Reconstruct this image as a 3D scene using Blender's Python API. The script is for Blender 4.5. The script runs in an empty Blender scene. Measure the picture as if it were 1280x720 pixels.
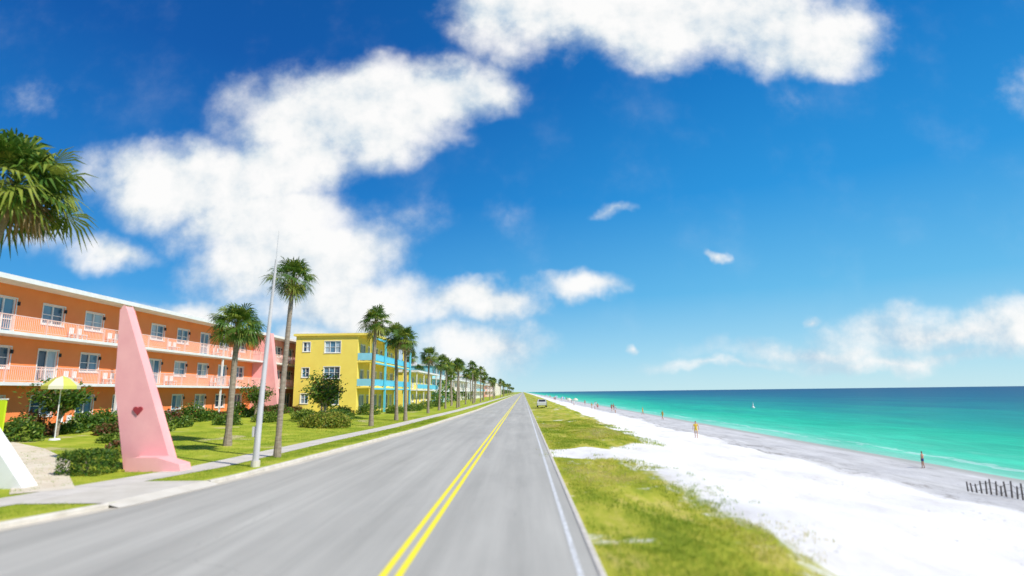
import bpy, math, random
import numpy as np
from mathutils import Vector, Matrix
random.seed(7); np.random.seed(7)
R=math.radians
scene=bpy.context.scene
COL=scene.collection

# ------------------------------------------------------------ helpers
def interp(pts,y):
    return float(np.interp(y,[p[0] for p in pts],[p[1] for p in pts]))
KERB=[(-30,-13.0),(12,-12.9),(16.5,-11.3),(22,-10.5),(35,-9.6),(50,-8.7),(98,-7.8),(4000,-7.8)]
SWF=[(-30,-15.4),(12,-15.0),(18,-13.6),(24,-12.3),(36,-11.9),(50,-11.0),(98,-10.0),(4000,-10.0)]
GR=[(-30,5.0),(9,5.3),(14,5.3),(22,4.9),(26,4.5),(27.5,2.6),(28.5,0.6),(31,0.7),(32.5,4.5),(35,7.0),(40,7.8),(55,7.6),(70,8.6),(150,10),(400,12),(4000,14)]
kerb=lambda y:interp(KERB,y)
swf=lambda y:interp(SWF,y)
gre=lambda y:interp(GR,y)
def ground_z(x,y):
    k=kerb(y)
    if x<k:
        s=k-x
        return interp([(0,.115),(6,.12),(15,.45),(24,.72),(60,.8),(4000,1.0)],s)
    if x<1.3: return -.04
    z=interp([(1.3,-.03),(6,-.12),(12,-.9),(20,-1.62),(28,-2.06),(40,-2.9),(80,-5),(9000,-8)],x)
    if 1.6<x<26:
        a=min(1,(x-1.6)/2)*min(1,(26-x)/8)
        z+=a*(.09*math.sin(x*1.3+y*.31)+.07*math.sin(y*.83-x*.6)+.05*math.sin(x*2.9+y*1.7)*.6)
        if y>30 and x<11:
            z+=.25*max(0,math.sin((x-2)/9*math.pi))*min(1,(y-30)/12)*(.7+.5*math.sin(y*.21))
    return z

class MB:
    def __init__(s): s.v=[];s.f=[];s.m=[]
    def quad(s,pts,m=0):
        i=len(s.v); s.v+= [tuple(p) for p in pts]; s.f.append(tuple(range(i,i+len(pts)))); s.m.append(m)
    def hexa(s,p,m=0):
        i=len(s.v); s.v+=[tuple(q) for q in p]
        for f in ((0,3,2,1),(4,5,6,7),(0,1,5,4),(1,2,6,5),(2,3,7,6),(3,0,4,7)):
            s.f.append(tuple(i+k for k in f)); s.m.append(m)
    def box(s,x0,x1,y0,y1,z0,z1,m=0):
        s.hexa([(x0,y0,z0),(x1,y0,z0),(x1,y1,z0),(x0,y1,z0),(x0,y0,z1),(x1,y0,z1),(x1,y1,z1),(x0,y1,z1)],m)
    def tube(s,pts,rads,n=10,m=0,cap=True):
        i0=len(s.v)
        for k,(p,r) in enumerate(zip(pts,rads)):
            p=Vector(p)
            d=(Vector(pts[min(k+1,len(pts)-1)])-Vector(pts[max(k-1,0)])).normalized()
            a=d.cross(Vector((0,1,0.01))).normalized(); b=d.cross(a).normalized()
            for j in range(n):
                t=2*math.pi*j/n
                s.v.append(tuple(p+a*r*math.cos(t)+b*r*math.sin(t)))
        for k in range(len(pts)-1):
            for j in range(n):
                a=i0+k*n+j; b=i0+k*n+(j+1)%n
                s.f.append((a,b,b+n,a+n)); s.m.append(m)
        if cap:
            s.f.append(tuple(range(i0,i0+n))); s.m.append(m)
            e=i0+(len(pts)-1)*n
            s.f.append(tuple(range(e,e+n))); s.m.append(m)
    def mesh(s,name,mats):
        me=bpy.data.meshes.new(name); me.from_pydata(s.v,[],s.f)
        for m in mats: me.materials.append(m)
        me.polygons.foreach_set('material_index',s.m); me.update()
        return me
    def obj(s,name,mats,parent=None,smooth=False,loc=(0,0,0)):
        me=s.mesh(name,mats)
        if smooth: me.polygons.foreach_set('use_smooth',[True]*len(me.polygons))
        return addobj(name,me,parent,loc)
def addobj(name,me,parent=None,loc=(0,0,0)):
    o=bpy.data.objects.new(name,me); COL.objects.link(o); o.location=loc
    if parent: o.parent=parent
    return o
def empty(name,loc=(0,0,0)):
    o=bpy.data.objects.new(name,None); COL.objects.link(o); o.location=loc; return o

# ------------------------------------------------------------ materials
def mat(name,c1,c2=None,scale=3,rough=.8,bump=0,bscale=20,spec=.3,stretch=(1,1,1),transl=0,detail=5,c3=None,metal=0,bdist=.02):
    m=bpy.data.materials.new(name); m.use_nodes=True; nt=m.node_tree; N=nt.nodes; L=nt.links
    p=N['Principled BSDF']; p.inputs['Roughness'].default_value=rough; p.inputs['Specular IOR Level'].default_value=spec
    p.inputs['Metallic'].default_value=metal
    c1=(*c1,1)
    p.inputs['Base Color'].default_value=c1
    tc=N.new('ShaderNodeTexCoord'); mp=N.new('ShaderNodeMapping'); mp.inputs['Scale'].default_value=stretch
    L.new(tc.outputs['Object'],mp.inputs['Vector'])
    if c2:
        n=N.new('ShaderNodeTexNoise'); n.inputs['Scale'].default_value=scale; n.inputs['Detail'].default_value=detail; n.inputs['Roughness'].default_value=.6
        L.new(mp.outputs[0],n.inputs['Vector'])
        r=N.new('ShaderNodeValToRGB'); r.color_ramp.elements[0].position=.35; r.color_ramp.elements[1].position=.65
        r.color_ramp.elements[0].color=c1; r.color_ramp.elements[1].color=(*c2,1)
        if c3:
            e=r.color_ramp.elements.new(.5); e.color=(*c3,1)
        L.new(n.outputs['Fac'],r.inputs['Fac']); L.new(r.outputs['Color'],p.inputs['Base Color'])
    if bump:
        b=N.new('ShaderNodeTexNoise'); b.inputs['Scale'].default_value=bscale; b.inputs['Detail'].default_value=4
        L.new(tc.outputs['Object'],b.inputs['Vector'])
        bp=N.new('ShaderNodeBump'); bp.inputs['Strength'].default_value=bump; bp.inputs['Distance'].default_value=bdist
        L.new(b.outputs['Fac'],bp.inputs['Height']); L.new(bp.outputs[0],p.inputs['Normal'])
    if transl:
        t=N.new('ShaderNodeBsdfTranslucent'); mx=N.new('ShaderNodeMixShader'); mx.inputs[0].default_value=transl
        if c2: L.new(r.outputs['Color'],t.inputs['Color'])
        else: t.inputs['Color'].default_value=c1
        L.new(p.outputs[0],mx.inputs[1]); L.new(t.outputs[0],mx.inputs[2])
        L.new(mx.outputs[0],N['Material Output'].inputs['Surface'])
    return m

M_trunk=mat('palm_bark',(.22,.17,.12),(.36,.30,.23),scale=4,bump=.6,bscale=12,stretch=(1,1,4))
M_frond=mat('palm_frond',(.05,.12,.015),(.12,.21,.025),scale=1.5,rough=.5,transl=.25)
M_frond2=mat('palm_frond_light',(.20,.28,.03),(.30,.33,.05),scale=1.5,rough=.5,transl=.3)
M_dry=mat('palm_dry',(.28,.19,.09),(.38,.27,.13),scale=3,transl=.2)
M_leaf=mat('shrub_leaf',(.035,.10,.012),(.09,.18,.02),scale=2,rough=.5,transl=.2)
M_leaf2=mat('shrub_leaf_light',(.16,.25,.025),(.25,.31,.04),scale=2,rough=.5,transl=.25)
M_leafr=mat('shrub_leaf_red',(.20,.05,.03),(.13,.11,.03),scale=2,rough=.5,transl=.2)
M_gold=mat('shrub_leaf_gold',(.28,.27,.03),(.40,.35,.05),scale=2,rough=.6,transl=.25)
M_white=mat('white_paint',(.84,.83,.81),(.76,.75,.73),scale=2,rough=.6)
M_orange=mat('orange_stucco',(.97,.30,.10),(.93,.265,.085),scale=.7,rough=.85,bump=.15,bscale=30,detail=8)
M_peach=mat('peach_stucco',(.86,.42,.30),(.8,.36,.25),scale=1)
M_rail=mat('pale_pink_rail',(.88,.60,.53),(.84,.55,.48),scale=1)
M_pink=mat('pink_stucco',(.92,.46,.44),(.85,.39,.39),scale=.9,rough=.85,bump=.15,bscale=25,detail=9)
M_yellow=mat('yellow_stucco',(.96,.76,.15),(.91,.70,.13),scale=.7,rough=.85,bump=.1,bscale=30,detail=8)
M_cyan=mat('aqua_paint',(.14,.60,.78),(.12,.54,.72),scale=1,rough=.6)
M_aquawall=mat('pale_aqua_stucco',(.30,.66,.78),(.26,.6,.72),scale=1,rough=.8)
M_cream=mat('cream_stucco',(.80,.72,.57),(.72,.64,.52),scale=.8)
M_conc=mat('concrete',(.58,.53,.44),(.68,.63,.54),scale=1.2,rough=.9,bump=.3,bscale=30,detail=8)
M_roof=mat('roof_gravel',(.6,.58,.56),(.7,.68,.66),scale=3)
M_dark=mat('dark_interior',(.03,.035,.04))
M_pole=mat('pole_galvanised',(.62,.60,.60),(.50,.48,.48),scale=3,rough=.5,stretch=(3,3,.4))
def glass(name,c):
    m=mat(name,c,tuple(x*.6 for x in c),scale=.35,rough=.08,spec=.9,detail=2); return m
G=[glass('window_glass',(.12,.28,.42)),glass('window_glass_curtain',(.50,.62,.70)),glass('window_glass_dark',(.04,.10,.17))]

# ------------------------------------------------------------ ground
def ys_list():
    ys=[-25,-15,-8,-3]; y=0.
    while y<5500:
        ys.append(y); y+=max(.4,y*.016)
    ys.append(7000); return ys
YS=ys_list()
offs=[-5000,-2000,-700,-250,-110,-70,-50,-40,-32,-28,-24,-21,-18,-15,-12,-9,-7.5,-6,-4.5,-3,-2,-1.5,-1.1,-.8,-.5,-.12]
rx=[-6,-3,0,1.1,1.3]+list(np.arange(1.6,12,.3))+list(np.arange(12,30,.75))+[32,36,42,55,80,150,500,2000,9000]
gv=[];mask=[]
ncol=len(offs)+1+len(rx)
for y in YS:
    k=kerb(y)
    row=[k+o for o in offs]+[k-.06]+rx
    g=gre(y)
    for j,x in enumerate(row):
        z=ground_z(x,y) if j<len(offs) else (-.04 if x<1.2 else ground_z(x,y))
        gv.append((x,y,z))
        if x<k+1: mm=min(1.5,(k-x-.15)/.8)
        else:
            mm=min((g-x)/1.6,(x-1.1)/.5)
        mask.append(max(-2,min(1.5,mm)))
gf=[]
for i in range(len(YS)-1):
    for j in range(ncol-1):
        a=i*ncol+j; gf.append((a,a+1,a+ncol+1,a+ncol))
me=bpy.data.meshes.new('ground'); me.from_pydata(gv,[],gf)
at=me.attributes.new('gm','FLOAT','POINT'); at.data.foreach_set('value',mask)
me.polygons.foreach_set('use_smooth',[True]*len(me.polygons))
addobj('ground',me)
def ground_mat():
    m=bpy.data.materials.new('ground_grass_sand'); m.use_nodes=True; nt=m.node_tree; N=nt.nodes; L=nt.links
    p=N['Principled BSDF']; p.inputs['Roughness'].default_value=.95; p.inputs['Specular IOR Level'].default_value=.1
    geo=N.new('ShaderNodeNewGeometry'); P=geo.outputs['Position']
    def noise(s,d=5,r=.6,vec=P):
        n=N.new('ShaderNodeTexNoise'); n.inputs['Scale'].default_value=s; n.inputs['Detail'].default_value=d; n.inputs['Roughness'].default_value=r
        L.new(vec,n.inputs['Vector']); return n.outputs['Fac']
    def ma(op,a,b,c=None,clamp=False):
        n=N.new('ShaderNodeMath'); n.operation=op; n.use_clamp=clamp
        for i,v in enumerate((a,b,c)):
            if v is None: continue
            if hasattr(v,'links'): L.new(v,n.inputs[i])
            else: n.inputs[i].default_value=v
        return n.outputs[0]
    def ramp(f,els):
        n=N.new('ShaderNodeValToRGB'); cr=n.color_ramp
        while len(cr.elements)<len(els): cr.elements.new(.5)
        for e,(pp,c) in zip(cr.elements,els): e.position=pp; e.color=(*c,1)
        L.new(f,n.inputs[0]); return n.outputs[0]
    def mix(f,a,b):
        n=N.new('ShaderNodeMix'); n.data_type='RGBA'; 
        L.new(f,n.inputs[0]) if hasattr(f,'links') else setattr(n.inputs[0],'default_value',f)
        for s,v in ((6,a),(7,b)):
            if hasattr(v,'links'): L.new(v,n.inputs[s])
            else: n.inputs[s].default_value=(*v,1)
        return n.outputs[2]
    def sm(f,a,b):
        n=N.new('ShaderNodeMapRange'); n.interpolation_type='SMOOTHSTEP'; L.new(f,n.inputs[0]); n.inputs[1].default_value=a; n.inputs[2].default_value=b; return n.outputs[0]
    sx=N.new('ShaderNodeSeparateXYZ'); L.new(P,sx.inputs[0]); X=sx.outputs[0]; Y=sx.outputs[1]
    mp=N.new('ShaderNodeMapping'); L.new(P,mp.inputs[0]); mp.inputs['Scale'].default_value=(1,.35,1)
    lawn=ramp(noise(.5,7,.7),[(.3,(.20,.28,.02)),(.47,(.31,.38,.03)),(.58,(.42,.45,.045)),(.72,(.56,.50,.12))])
    dune=ramp(noise(.8,8,.72,mp.outputs[0]),[(.3,(.17,.23,.02)),(.43,(.31,.35,.03)),(.53,(.44,.43,.05)),(.62,(.55,.47,.11)),(.74,(.62,.53,.24))])
    side=sm(X,-2,0)
    grass=mix(side,lawn,dune)
    fine=noise(14,4,.7)
    grass=mix(ma('MULTIPLY',sm(fine,.5,.25),.35),grass,(.10,.15,.015))
    sand=ramp(noise(.9,9,.7,mp.outputs[0]),[(.3,(.72,.68,.62)),(.5,(.84,.81,.765)),(.7,(.90,.88,.85))])
    vo=N.new('ShaderNodeTexVoronoi'); vo.inputs['Scale'].default_value=2.6; vo.inputs['Randomness'].default_value=1; L.new(P,vo.inputs['Vector'])
    foot=sm(vo.outputs['Distance'],.22,.10)
    foot=ma('MULTIPLY',foot,sm(noise(.3,3),.42,.55))
    sand=mix(ma('MULTIPLY',foot,.2),sand,(.50,.46,.40))
    xw=ma('ADD',X,ma('MULTIPLY',ma('SUBTRACT',noise(.18,5,.6,mp.outputs[0]),.5),7))
    wet=sm(xw,16.6,18.4)
    low=ramp(noise(.7,9,.75,mp.outputs[0]),[(.3,(.38,.365,.35)),(.45,(.54,.525,.505)),(.6,(.63,.615,.595)),(.75,(.76,.75,.73))])
    sand=mix(wet,sand,low)
    wrack=ma('MULTIPLY',ma('MULTIPLY',sm(xw,16.4,17.6),sm(xw,21.5,18.0)),sm(noise(1.6,8,.8,mp.outputs[0]),.50,.60))
    sand=mix(ma('MULTIPLY',wrack,.65),sand,(.22,.19,.16))
    vwet=sm(X,24.5,26.4)
    sand=mix(vwet,sand,(.42,.42,.38))
    at=N.new('ShaderNodeAttribute'); at.attribute_name='gm'
    nn=ma('SUBTRACT',noise(1.1,8,.7,mp.outputs[0]),.5)
    g=ma('ADD',at.outputs['Fac'],ma('MULTIPLY',nn,2.1))
    gm=sm(g,-.16,.3)
    bare=ma('MULTIPLY',sm(noise(.45,7,.68),.575,.65),side)
    gm=ma('MULTIPLY',gm,ma('SUBTRACT',1,ma('MULTIPLY',bare,.6)))
    worn=ma('MULTIPLY',sm(noise(.22,7,.65),.58,.66),ma('SUBTRACT',1,side))
    grass=mix(ma('MULTIPLY',worn,.75),grass,(.60,.49,.29))
    sandL=mix(side,(.58,.49,.33),sand)
    col=mix(gm,sandL,grass)
    L.new(col,p.inputs['Base Color'])
    b=N.new('ShaderNodeBump'); b.inputs['Strength'].default_value=.55; b.inputs['Distance'].default_value=.06
    hh=ma('SUBTRACT',noise(4,9,.78),ma('MULTIPLY',foot,.6))
    L.new(hh,b.inputs['Height']); L.new(b.outputs[0],p.inputs['Normal'])
    return m
me.materials.append(ground_mat())

# ------------------------------------------------------------ strips
def strip(name,fa,fb,y0,y1,z,material,zf=None):
    ys=[y for y in YS if y0<y<y1]; ys=[y0]+ys+[y1]
    mb=MB()
    for a,b in zip(ys[:-1],ys[1:]):
        q=[(fa(a),a),(fb(a),a),(fb(b),b),(fa(b),b)]
        mb.quad([(x,y,(zf(x,y) if zf else 0)+z) for x,y in q])
    return mb.obj(name,[material])
def road_mat():
    m=mat('asphalt',(.21,.21,.21),None,rough=.75,spec=.35); nt=m.node_tree;N=nt.nodes;L=nt.links;p=N['Principled BSDF']
    geo=N.new('ShaderNodeNewGeometry')
    def mapped(st):
        mp=N.new('ShaderNodeMapping'); mp.inputs['Scale'].default_value=st; L.new(geo.outputs['Position'],mp.inputs[0]); return mp.outputs[0]
    def noise(s,st,d=6,r=.6):
        n=N.new('ShaderNodeTexNoise'); n.inputs['Scale'].default_value=s; n.inputs['Detail'].default_value=d; n.inputs['Roughness'].default_value=r
        L.new(mapped(st),n.inputs['Vector']); return n.outputs['Fac']
    def ramp(f,els):
        n=N.new('ShaderNodeValToRGB'); cr=n.color_ramp
        while len(cr.elements)<len(els): cr.elements.new(.5)
        for e,(pp,c) in zip(cr.elements,els): e.position=pp; e.color=(c,c*.985,c*.94,1)
        L.new(f,n.inputs[0]); return n.outputs[0]
    def mul(a,b,f=1):
        n=N.new('ShaderNodeMix'); n.data_type='RGBA'; n.blend_type='MULTIPLY'
        if hasattr(f,'links'): L.new(f,n.inputs[0])
        else: n.inputs[0].default_value=f
        L.new(a,n.inputs[6])
        if hasattr(b,'links'): L.new(b,n.inputs[7])
        else: n.inputs[7].default_value=(b,b,b,1)
        return n.outputs[2]
    def ma(op,a,b=None):
        n=N.new('ShaderNodeMath'); n.operation=op
        for i,v in enumerate((a,b)):
            if v is None: continue
            if hasattr(v,'links'): L.new(v,n.inputs[i])
            else: n.inputs[i].default_value=v
        return n.outputs[0]
    c=ramp(noise(1.6,(1,.035,1),8,.65),[(.3,.42),(.5,.48),(.7,.54)])
    c=mul(c,ramp(noise(.35,(1,.3,1),5),[(.35,.90),(.65,1.05)]))
    c=mul(c,ramp(noise(60,(1,1,1),3,.8),[(.3,.88),(.7,1.08)]))
    sx=N.new('ShaderNodeSeparateXYZ'); L.new(geo.outputs['Position'],sx.inputs[0])
    t=ma('SINE',ma('MULTIPLY',ma('ADD',sx.outputs[0],.55),3.6))
    t=ma('MULTIPLY',ma('MAXIMUM',t,0),.45)
    c=mul(c,.86,t)
    vo=N.new('ShaderNodeTexVoronoi'); vo.feature='DISTANCE_TO_EDGE'; vo.inputs['Scale'].default_value=.22
    wn=N.new('ShaderNodeTexNoise'); wn.inputs['Scale'].default_value=1.3; wn.inputs['Detail'].default_value=6; L.new(geo.outputs['Position'],wn.inputs['Vector'])
    va=N.new('ShaderNodeVectorMath'); va.operation='ADD'; vs=N.new('ShaderNodeVectorMath'); vs.operation='SCALE'; vs.inputs['Scale'].default_value=.9
    L.new(wn.outputs['Color'],vs.inputs[0]); L.new(vs.outputs[0],va.inputs[0]); L.new(mapped((1,.7,1)),va.inputs[1]); L.new(va.outputs[0],vo.inputs['Vector'])
    ck=ma('MULTIPLY',ma('LESS_THAN',vo.outputs['Distance'],.0022),ma('GREATER_THAN',noise(.25,(1,1,1),3),.54))
    c=mul(c,.85,ck)
    sj=ma('LESS_THAN',ma('ABSOLUTE',ma('ADD',ma('ADD',sx.outputs[0],6.4),ma('MULTIPLY',noise(.6,(1,1,1),4),.12))),.018)
    c=mul(c,.84,sj)
    L.new(c,p.inputs['Base Color'])
    b=N.new('ShaderNodeBump'); b.inputs['Strength'].default_value=.3; b.inputs['Distance'].default_value=.01
    L.new(noise(70,(1,1,1),4),b.inputs['Height']); L.new(b.outputs[0],p.inputs['Normal'])
    return m
strip('road',kerb,lambda y:1.25,-25,6000,0,road_mat())
def paint(name,c,wear,base=(.48,.47,.44)):
    m=mat(name,c,None,rough=.6); nt=m.node_tree;N=nt.nodes;L=nt.links;p=N['Principled BSDF']
    geo=N.new('ShaderNodeNewGeometry'); n=N.new('ShaderNodeTexNoise'); n.inputs['Scale'].default_value=9; n.inputs['Detail'].default_value=8; n.inputs['Roughness'].default_value=.75
    L.new(geo.outputs['Position'],n.inputs['Vector'])
    r=N.new('ShaderNodeMapRange'); L.new(n.outputs['Fac'],r.inputs[0]); r.inputs[1].default_value=wear; r.inputs[2].default_value=wear+.15
    mx=N.new('ShaderNodeMix'); mx.data_type='RGBA'; L.new(r.outputs[0],mx.inputs[0]); mx.inputs[6].default_value=(*c,1); mx.inputs[7].default_value=(*base,1)
    L.new(mx.outputs[2],p.inputs['Base Color']); return m
MY=paint('yellow_road_paint',(.97,.82,.03),.56); MW=paint('white_road_paint',(.80,.80,.78),.44)
def const(v): return lambda y:v
mk=empty('road_markings')
for n,a,b,mm in (('yellow_line_a',-2.46,-2.33,MY),('yellow_line_b',-2.19,-2.06,MY),('edge_line',.86,.96,MW)):
    o=strip(n,const(a),const(b),-25,3000,.004,mm); o.parent=mk
M_gut=mat('gutter_concrete',(.52,.47,.38),(.64,.58,.48),scale=2,rough=.95,stretch=(1,.3,1),detail=8)
strip('gutter',kerb,lambda y:kerb(y)+.42,-25,1500,.0045,M_gut)
M_kerb=mat('kerb_concrete',(.54,.49,.41),(.68,.63,.55),scale=2.5,rough=.9,bump=.3,bscale=20,detail=8)
def curb(name,f0,f1,y0,y1,zt,zb=-.05):
    ys=[y0]+[y for y in YS if y0<y<y1]+[y1]; mb=MB()
    for a,b in zip(ys[:-1],ys[1:]):
        d=min(.25,(f1(a)-f0(a))*.2)
        mb.quad([(f0(a),a,zt),(f1(a)-d,a,zt),(f1(b)-d,b,zt),(f0(b),b,zt)])
        mb.quad([(f1(a)-d,a,zt),(f1(a),a,zt-.03),(f1(b),b,zt-.03),(f1(b)-d,b,zt)])
        mb.quad([(f1(a),a,zt-.03),(f1(a),a,zb),(f1(b),b,zb),(f1(b),b,zt-.03)])
        mb.quad([(f0(a),a,zt),(f0(a),a,zb),(f0(b),b,zb),(f0(b),b,zt)])
    for y in (y0,y1):
        mb.quad([(f0(y),y,zb),(f1(y),y,zb),(f1(y),y,zt-.03),(f0(y),y,zt)])
    return mb.obj(name,[M_kerb])
curb('kerb',lambda y:kerb(y)-.16,lambda y:kerb(y)+.002,-25,16.2,.135)
curb('kerb',lambda y:kerb(y)-.16,lambda y:kerb(y)+.002,20.2,1500,.135)
curb('road_edging',const(1.22),const(1.34),-25,1500,.02)
def slab_mat():
    m=mat('sidewalk_concrete',(.58,.53,.45),(.70,.65,.57),scale=.9,rough=.9,bump=.2,bscale=25,detail=8)
    nt=m.node_tree;N=nt.nodes;L=nt.links;p=N['Principled BSDF']
    src=p.inputs['Base Color'].links[0].from_socket
    geo=N.new('ShaderNodeNewGeometry'); sx=N.new('ShaderNodeSeparateXYZ'); L.new(geo.outputs['Position'],sx.inputs[0])
    md=N.new('ShaderNodeMath'); md.operation='FRACT'; dv=N.new('ShaderNodeMath'); dv.operation='DIVIDE'; dv.inputs[1].default_value=1.6
    L.new(sx.outputs[1],dv.inputs[0]); L.new(dv.outputs[0],md.inputs[0])
    lt=N.new('ShaderNodeMath'); lt.operation='LESS_THAN'; lt.inputs[1].default_value=.016; L.new(md.outputs[0],lt.inputs[0])
    mx=N.new('ShaderNodeMix'); mx.data_type='RGBA'; L.new(lt.outputs[0],mx.inputs[0]); L.new(src,mx.inputs[6]); mx.inputs[7].default_value=(.2,.18,.15,1)
    L.new(mx.outputs[2],p.inputs['Base Color']); return m
M_sw=slab_mat()
strip('sidewalk',lambda y:swf(y)-1.5,swf,-25,900,.012,M_sw,zf=ground_z)
mb=MB()
yy=np.linspace(16.2,20.2,9)
for a,b in zip(yy[:-1],yy[1:]):
    def row(y): 
        return [(swf(y)+.002,y,.134),(kerb(y)-.2,y,.134),(kerb(y)+.3,y,.012)]
    A=row(a);B=row(b)
    for i in range(2): mb.quad([A[i],A[i+1],B[i+1],B[i]])
mb.obj('driveway',[M_conc])
mb=MB(); M_path=mat('sandy_path',(.66,.56,.41),(.76,.68,.54),scale=1.5,rough=.95,detail=8)
path=[(-15.0,18.3),(-17.5,21.2),(-20.5,25),(-25,29),(-31,33)]
for (x0,y0),(x1,y1) in zip(path[:-1],path[1:]):
    for t in range(6):
        a=t/6;b=(t+1)/6
        pa=Vector((x0+(x1-x0)*a,y0+(y1-y0)*a,0)); pb=Vector((x0+(x1-x0)*b,y0+(y1-y0)*b,0))
        d=Vector((y1-y0,-(x1-x0),0)).normalized()*.8
        mb.quad([(q.x,q.y,ground_z(q.x,q.y)+.016) for q in (pa-d,pa+d,pb+d,pb-d)])
mb.obj('path',[M_path])

# ------------------------------------------------------------ sea
def sea_mat():
    m=bpy.data.materials.new('sea_water'); m.use_nodes=True; nt=m.node_tree;N=nt.nodes;L=nt.links;p=N['Principled BSDF']
    p.inputs['Roughness'].default_value=.35; p.inputs['Specular IOR Level'].default_value=.05
    geo=N.new('ShaderNodeNewGeometry'); sx=N.new('ShaderNodeSeparateXYZ'); L.new(geo.outputs['Position'],sx.inputs[0])
    def ma(op,a,b=None):
        n=N.new('ShaderNodeMath'); n.operation=op
        for i,v in enumerate((a,b)):
            if v is None: continue
            if hasattr(v,'links'): L.new(v,n.inputs[i])
            else: n.inputs[i].default_value=v
        return n.outputs[0]
    def noise(s,st,d=6,r=.6):
        mp=N.new('ShaderNodeMapping'); mp.inputs['Scale'].default_value=st; L.new(geo.outputs['Position'],mp.inputs[0])
        n=N.new('ShaderNodeTexNoise'); n.inputs['Scale'].default_value=s; n.inputs['Detail'].default_value=d; n.inputs['Roughness'].default_value=r
        L.new(mp.outputs[0],n.inputs['Vector']); return n.outputs['Fac']
    dx=ma('MAXIMUM',ma('SUBTRACT',sx.outputs[0],24.5),1.0)
    lg=ma('DIVIDE',ma('LOGARITHM',dx,math.e),6.9)
    f=ma('ADD',lg,ma('MULTIPLY',ma('SUBTRACT',noise(.05,(1,.2,1),7,.65),.5),.30))
    r=N.new('ShaderNodeValToRGB'); cr=r.color_ramp
    els=[(.0,(.46,.64,.52)),(.16,(.26,.68,.48)),(.29,(.07,.62,.37)),(.42,(.01,.50,.28)),(.52,(.002,.36,.25)),(.63,(.001,.21,.215)),(.75,(.001,.11,.18)),(1,(.001,.06,.145))]
    while len(cr.elements)<len(els): cr.elements.new(.5)
    for e,(pp,c) in zip(cr.elements,els): e.position=pp; e.color=(*c,1)
    L.new(f,r.inputs[0])
    xx=ma('ADD',sx.outputs[0],ma('MULTIPLY',ma('SUBTRACT',noise(.12,(1,1,1),4),.5),5))
    w=ma('SINE',ma('MULTIPLY',xx,1.3))
    w=ma('GREATER_THAN',w,.86)
    near=N.new('ShaderNodeMapRange'); L.new(sx.outputs[0],near.inputs[0]); near.inputs[1].default_value=36; near.inputs[2].default_value=26
    brk=ma('GREATER_THAN',noise(.8,(1,.35,1),6,.7),.50)
    foam=ma('MULTIPLY',ma('MULTIPLY',ma('MULTIPLY',w,brk),near.outputs[0]),.6)
    mx=N.new('ShaderNodeMix'); mx.data_type='RGBA'; L.new(foam,mx.inputs[0]); L.new(r.outputs[0],mx.inputs[6]); mx.inputs[7].default_value=(.85,.88,.86,1)
    rp=N.new('ShaderNodeMapRange'); L.new(noise(.4,(1,.22,1),9,.78),rp.inputs[0]); rp.inputs[1].default_value=.3; rp.inputs[2].default_value=.7; rp.inputs[3].default_value=.74; rp.inputs[4].default_value=1.24
    ml=N.new('ShaderNodeMix'); ml.data_type='RGBA'; ml.blend_type='MULTIPLY'; ml.inputs[0].default_value=1
    L.new(mx.outputs[2],ml.inputs[6]); L.new(rp.outputs[0],ml.inputs[7])
    L.new(ml.outputs[2],p.inputs['Base Color'])
    b=N.new('ShaderNodeBump'); b.inputs['Strength'].default_value=.6; b.inputs['Distance'].default_value=.3
    L.new(noise(.7,(1,.5,1),8,.65),b.inputs['Height']); L.new(b.outputs[0],p.inputs['Normal'])
    return m
mb=MB()
xs=[24,40,80,200,800,3000,9000]; yy=[-400,0,50,200,1000,3000,9500]
for i in range(6):
    for j in range(6):
        mb.quad([(xs[i],yy[j],-2),(xs[i+1],yy[j],-2),(xs[i+1],yy[j+1],-2),(xs[i],yy[j+1],-2)])
mb.obj('sea',[sea_mat()])

# ------------------------------------------------------------ grass blades
def grass_obj(name,samples,hmin,hmax,w,mats,per=6):
    V=[];F=[];MI=[]
    for (x,y) in samples:
        z=ground_z(x,y)
        d=max(1,y/22)
        q=math.sin(x*.9+y*.23)+math.sin(y*.41-x*.5)+random.uniform(-.8,.8)
        mi=0 if q<.3 else (1 if q<1.3 else 2)
        for k in range(per):
            a=random.random()*6.283; h=random.uniform(hmin,hmax); ww=w*d*random.uniform(.6,1.2)
            bx=x+random.gauss(0,.07*d); by=y+random.gauss(0,.07*d)
            lx=math.cos(a)*h*random.uniform(.1,.7); ly=math.sin(a)*h*random.uniform(.1,.7)
            i=len(V)
            px=-math.sin(a)*ww; py=math.cos(a)*ww
            V+=[(bx-px,by-py,z-.02),(bx+px,by+py,z-.02),(bx+px*.6+lx*.4,by+py*.6+ly*.4,z+h*.6),(bx-px*.6+lx*.4,by-py*.6+ly*.4,z+h*.6),(bx+lx,by+ly,z+h)]
            F+=[(i,i+1,i+2,i+3),(i+3,i+2,i+4)]; MI+=[mi,mi]
    me=bpy.data.meshes.new(name); me.from_pydata(V,[],F)
    for m in mats: me.materials.append(m)
    me.polygons.foreach_set('material_index',MI)
    addobj(name,me)
GA=mat('grass_blade_green',(.25,.35,.03),(.35,.43,.04),scale=.5,rough=.7,transl=.35)
GB=mat('grass_blade_yellow',(.46,.49,.05),(.54,.51,.07),scale=.5,rough=.7,transl=.35)
GC=mat('grass_blade_dry',(.62,.52,.15),(.68,.58,.25),scale=.5,rough=.7,transl=.35)
s=[]
while len(s)<11500:
    y=5+55*random.random()**1.6; x=random.uniform(1.45,9)
    g=gre(y)+.6*math.sin(y*1.1)+.4*math.sin(y*2.7)+random.gauss(0,.4)
    if x<g and (math.sin(x*2.1+y*.9)+math.sin(y*.47-x*1.1)+random.uniform(-1,1))>-.8: s.append((x,y))
grass_obj('grass',s,.03,.10,.007,[GA,GB,GC])
s=[]
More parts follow.
